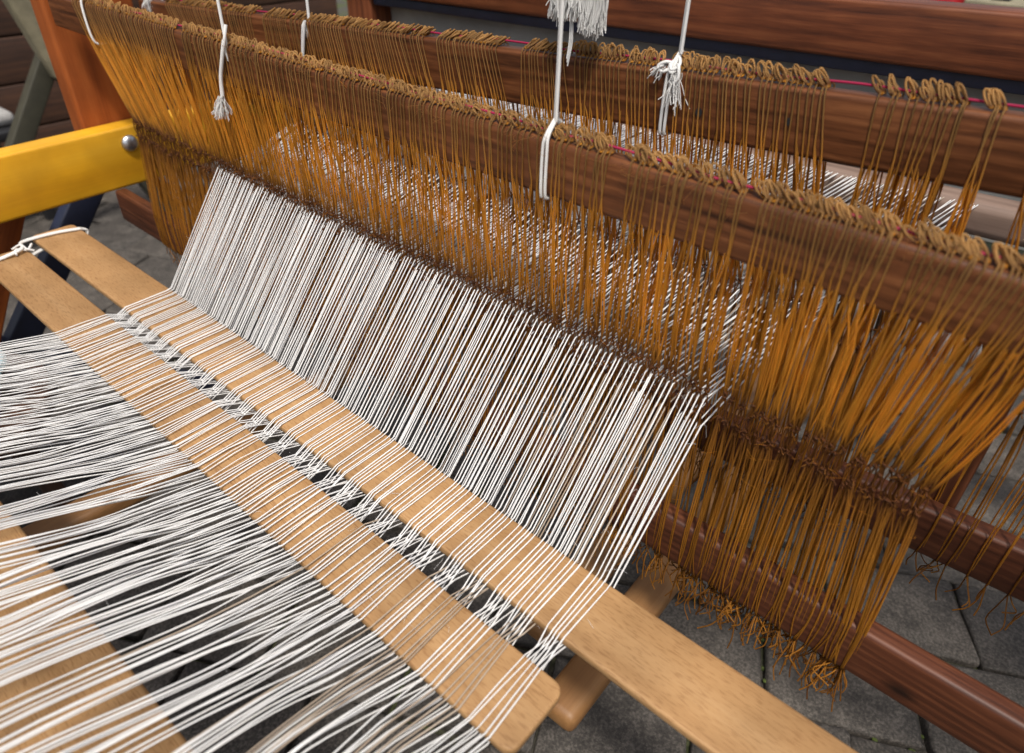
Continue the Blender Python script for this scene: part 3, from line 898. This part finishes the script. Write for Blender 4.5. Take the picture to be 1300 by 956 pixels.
# 3 middle, doubled round the front bar
x = -0.297
cord('shaft_cord', 'long taut white cord beside the tassel, doubled round the nearer bar in mid picture',
     [[(x + .0015, -.002, ZT), (x + .0012, -.002, F.top(x) + .012)], [(x - .0015, .001, ZT), (x - .0012, 0, F.top(x) + .012)], ring(F, x, -.0028), ring(F, x, .0012)],
     (x, 0, F.top(x)), r=.0016)
# 4 rear, knotted with a bow
x = -0.262
kb = (x, B.y - .006, B.top(x) + .004)
cord('shaft_cord', 'white cord knotted in a frayed bow on top of the farther bar',
     [[(x + .001, B.y - .002, ZT), (x + .001, B.y - .004, B.top(x) + .012)], [(x - .0015, B.y, ZT), (x - .001, B.y - .002, B.top(x) + .012)], ring(B, x, -.0045), ring(B, x, -.0005),
      [kb, (x - .007, B.y - .012, B.top(x) + .006), (x - .0125, B.y - .014, B.top(x) + .002), (x - .007, B.y - .015, B.top(x) - .001), kb],
      [kb, (x + .005, B.y - .013, B.top(x) + .004), (x + .007, B.y - .015, B.top(x) - .004), (x + .003, B.y - .014, B.top(x) - .008), kb],
      [(x - .0045, B.y - .010, B.top(x) + .005), (x, B.y - .014, B.top(x) + .001), (x + .0045, B.y - .011, B.top(x) + .005), (x, B.y - .005, B.top(x) + .009), (x - .0045, B.y - .010, B.top(x) + .003), (x, B.y - .0145, B.top(x) - .001), (x + .004, B.y - .011, B.top(x) + .002)]],
     (x, B.y, B.top(x)), [((x + .004, B.y - .014, B.top(x) - .002), 9, .020, .25, (.15, -.1, -1)), ((x - .008, B.y - .014, B.top(x) + .002), 7, .011, .4, (-.8, -.1, -.6))], r=.0017)
# 5 far left end of the front bar
x = -1.047
cord('shaft_cord', 'white cord looped round the far left end of the nearer bar',
     [[(x - .012, -.004, ZT), (x - .010, -.006, F.top(x) + .02)], [(x - .010, -.006, F.top(x) + .014), (x - .008, -.013, F.top(x) - .002), (x, -.0145, F.bot(x) + .002), (x, .0, F.bot(x) - .003), (x - .004, .013, F.bot(x) + .01), (x - .008, .012, F.top(x)), (x - .01, 0, F.top(x) + .012)]],
     (x, 0, F.top(x)), r=.0018)
# 6 far left end of the rear bar
x = -1.13
cord('shaft_cord', 'white cord knotted on the far left end of the farther bar',
     [[(x, B.y, ZT), (x, B.y - .004, B.top(x) + .004)], ring(B, x, .002)],
     (x, B.y, B.top(x)), [((x, B.y - .010, B.top(x) + .006), 14, .016, .6, (.2, -.2, -1))], r=.002)

# tassel of cut white yarn
tx, ty = -0.350, 0.098
tas = thing('yarn_tassel', 'thick white yarn tassel of cut ends hanging at the picture top beside the taut cord', 'tassel', (tx, ty, 0.94))
T = Strands(4)
for q in range(620):
    cl_ = rng.choice(3, p=[.3, .3, .4]); cx = (-.018, .002, .014)[cl_]; ln = (0.006, .012, .000)[cl_]
    a = rng.uniform(0, 6.28); rr = .0095 * math.sqrt(rng.random())
    ln += (rr * 95) ** 2 * .012
    x0, y0 = tx + cx * .4 + rr * .4 * math.cos(a), ty + rr * .4 * math.sin(a)
    x1, y1 = tx + cx + rr * math.cos(a), ty + rr * math.sin(a)
    zb_ = 0.853 - .004 + ln * .5 + rng.normal(0, .003) - (0.004 if cl_ == 2 else 0)
    T.add(spline([(x0 - tx, y0 - ty, 1.02 - .94), (x1 - tx + rng.normal(0, .001), y1 - ty, .90 - .94), (x1 - tx + rng.normal(0, .0016), y1 - ty, .872 - .94), (x1 - tx + rng.normal(0, .0024), y1 - ty + rng.normal(0, .0015), zb_ - .94)], 4), 0.00048)
for q in range(3):
    T.add(spline([(-.008 + q * .001, 0, -.08), (-.006 + q * .0015, -.002, -.103), (-.007 + q * .0006, -.003, -.118 - q * .003)], 3), .0007)
T.build('yarn_ends', M['cord'], tas)
S = Strands(6); S.add([(0, 0, .08), (0, 0, .41)], .004); S.build('hanging_cord', M['cord'], tas)

# cord that ties the two lease sticks together at their far ends
S = Strands(6)
e1 = (UL + Vector((0.030, 0.004, 0))); e2 = (LL + Vector((0.018, 0.0, 0)))
tz = ZS + .0062
for k in range(2):
    d = .004 * k
    S.add(spline([(e1.x + d, e1.y + .024, tz), (e1.x + d - .01, e1.y - .01, tz + .001), (e1.x + d - .014, e1.y - .05, tz), (e2.x + d, e2.y + .02, tz + .004), (e2.x + d + .002, e2.y - .01, tz), (e2.x + d, e2.y - .03, tz - .003), (e2.x + d, e2.y - .032, tz - .014), (e2.x + d, e2.y + .0, tz - .016), (e1.x + d - .01, e1.y - .02, tz - .016), (e1.x + d, e1.y + .02, tz - .016), (e1.x + d, e1.y + .032, tz - .006), (e1.x + d, e1.y + .024, tz)], 4), .0016)
for k in range(4):
    a = k * 1.6
    S.add(spline([(e2.x + .004, e2.y + .026, tz), (e2.x + .010 * math.cos(a), e2.y + .024 + .010 * math.sin(a), tz + .005), (e2.x + .016 * math.cos(a + .6), e2.y + .022 + .016 * math.sin(a + .6), tz + .001)], 4), .0015)
tag(S.build('tie_cord', M['cord']), 'white cord knotted round the far left ends of the two pale sticks', 'cord')

# lint: stray fibres on the strings
S = Strands(3)
for q in range(520):
    if rng.random() < .55:
        x = rng.uniform(-.75, .02); z = F.eye(x) + rng.normal(0, .05); y = -.014 - abs(rng.normal(0, .003)); tone = 1.0
    else:
        x = rng.uniform(-.8, .0); z = F.top(x) + rng.uniform(-.01, .012); y = -.012; tone = 3.0
    d = rng.normal(0, .004, 3)
    S.add(spline([(x, y, z), (x + d[0], y - abs(d[1]), z + d[2]), (x + d[0] * 1.5 + rng.normal(0, .002), y - abs(d[1]) * .7, z + d[2] * 1.4 - .001)], 2) - fo, .00014, tone)
o = S.build('lint', M['heddle'], fr_root); o['kind'] = 'stuff'

S = Strands(3)
for q in range(420):
    t = threads[int(rng.integers(len(threads)))]; v = rng.random()
    if v < .6:
        f = rng.random(); y = -.11 * f; x = t['xe']; z = F.eye(x) + (ZS + .004 - F.eye(x)) * f
    elif v < .8:
        y = rng.uniform(-.25, -.11); x = t['xe']; z = ZS + .0055
    else:
        y = rng.uniform(-.5, -.26); x = t['xe'] + rng.normal(0, .01); z = zfront(y)
    d = rng.normal(0, .0035, 3)
    S.add(spline([(x, y, z), (x + d[0], y + d[1], z + abs(d[2])), (x + d[0] * 1.6 + rng.normal(0, .0015), y + d[1] * 1.2, z + d[2])], 3) - WO, .00008)
o = S.build('lint', M['warp'], warp); o['kind'] = 'stuff'

# ------------------------------------------------------------------ background
# pale blue bowl on a dark round stool at the left edge
def lathe(name, prof, mat, parent=None, loc=None, nseg=36):
    bm = bmesh.new(); rings = []
    for (r_, z_) in prof:
        rings.append([bm.verts.new((r_ * math.cos(2 * math.pi * k / nseg), r_ * math.sin(2 * math.pi * k / nseg), z_)) for k in range(nseg)])
    for a, b in zip(rings, rings[1:]):
        for k in range(nseg):
            bm.faces.new((a[k], a[(k + 1) % nseg], b[(k + 1) % nseg], b[k]))
    me = bpy.data.meshes.new(name); bm.to_mesh(me); bm.free()
    for p in me.polygons: p.use_smooth = True
    me.set_sharp_from_angle(angle=R(45))
    return link(name, me, mat, parent, loc)
bx, by = -1.12, -0.335
o = lathe('bowl', [(.001, .002), (.045, .002), (.048, .006), (.078, .046), (.086, .052), (.089, .058), (.086, .063), (.078, .058), (.045, .012), (.001, .010)], M['blue'], None, (bx, by, .288))
tag(o, 'pale blue plastic bowl whose rim shows at the left edge beside the loose warp', 'bowl')
rs = thing('round_stool', 'dark round stool in shade under the pale blue bowl and the warp', 'stool', (bx - .02, by - .02, 0))
lathe('seat', [(.001, .255), (.150, .255), (.156, .262), (.156, .280), (.150, .287), (.001, .287)], M['brownbox'], rs, (0, 0, 0))
for k in range(4):
    an = math.pi / 4 + k * math.pi / 2
    beam('leg', (bx - .02 + .13 * math.cos(an), by - .02 + .13 * math.sin(an), 0), (bx - .02 + .09 * math.cos(an), by - .02 + .09 * math.sin(an), .254), .028, .028, M['brownbox'], rs, up=(0, 1, 0), bevel=.004)

# trestle behind the loom at the far left
tr = thing('trestle', 'blurred pale wooden trestle with crossed legs behind the loom at the far left', 'trestle', (-2.2, .28, 0))
TL = Vector(tr.location)
beam('leg', (-2.20, .325, .48), (-2.20, .20, 1.00), .05, .055, M['cream'], tr, up=(0, 1, 0), bevel=.004)
beam('leg', (-2.23, .335, .55), (-2.23, -.05, .0), .04, .05, M['drab'], tr, up=(0, 1, 0), bevel=.004)
beam('leg', (-2.20, .325, .50), (-2.20, .52, .0), .05, .055, M['drab'], tr, up=(0, 1, 0), bevel=.004)
# dark plank shed / crates that fill the corner
cr = thing('crate', 'big dark brown slatted wooden crate blurred in the far left corner', 'crate', (-3.3, .5, 0))
for k in range(7):
    z = .07 + k * .155
    beam('slat', (-3.0, -1.0, z), (-3.0, 1.9, z), .022, .148, M['brownbox'], cr, bevel=.004)
beam('back_board', (-3.06, -1.0, .56), (-3.06, 1.9, .56), .02, 1.05, M['brownbox'], cr, bevel=.003)
for yy in (-.9, .1, .7, 1.7):
    beam('corner_post', (-3.10, yy, 0.0), (-3.035, yy, 1.12), .05, .05, M['brownbox'], cr, up=(0, 1, 0), bevel=.004)
for k in range(7):
    beam('slat', (-3.08, -1.02, .07 + k * .155), (-4.2, -1.02, .07 + k * .155), .022, .125, M['brownbox'], cr, bevel=.004)
# low black stool with a grey cushion
st = thing('stool', 'low black stool with grey cushion, blurred behind the yellow rail', 'stool', (-2.55, .10, 0))
beam('seat', (-2.75, .10, .30), (-2.38, .10, .30), .34, .03, M['black'], st, bevel=.008)
beam('cushion', (-2.72, .10, .335), (-2.42, .10, .335), .28, .04, M['cushion'], st, bevel=.018)
for sx in (-2.72, -2.42):
    for sy in (-.03, .23):
        beam('leg', (sx, sy, 0), (sx, sy, .285), .03, .03, M['black'], st, up=(0, 1, 0), bevel=.003)
# behind the rear beam, top right
rb = board('red_box', (.24, .26, .80), M['red'], None, (-.42, 1.72, .40), bevel=.02)
rb['label'] = 'red box just showing above the rear beam at the top right'; rb['category'] = 'box'
rb.name = 'storage_box'; rb.scale = (1, 1, 1.0)
cb = thing('folding_table', 'cream table top with a black strap behind the rear beam at top right', 'table', (-.02, 1.75, 0))
beam('table_top', (-.28, 1.75, .735), (.45, 1.75, .735), .5, .03, M['cream'], cb, bevel=.006)
beam('strap', (-.215, 1.52, .7525), (-.20, 1.98, .7525), .035, .004, M['black'], cb, bevel=.001)
for sx in (-.25, .42):
    for sy in (1.55, 1.95):
        beam('leg', (sx, sy, 0), (sx, sy, .72), .035, .035, M['cream'], cb, up=(0, 1, 0), bevel=.003)
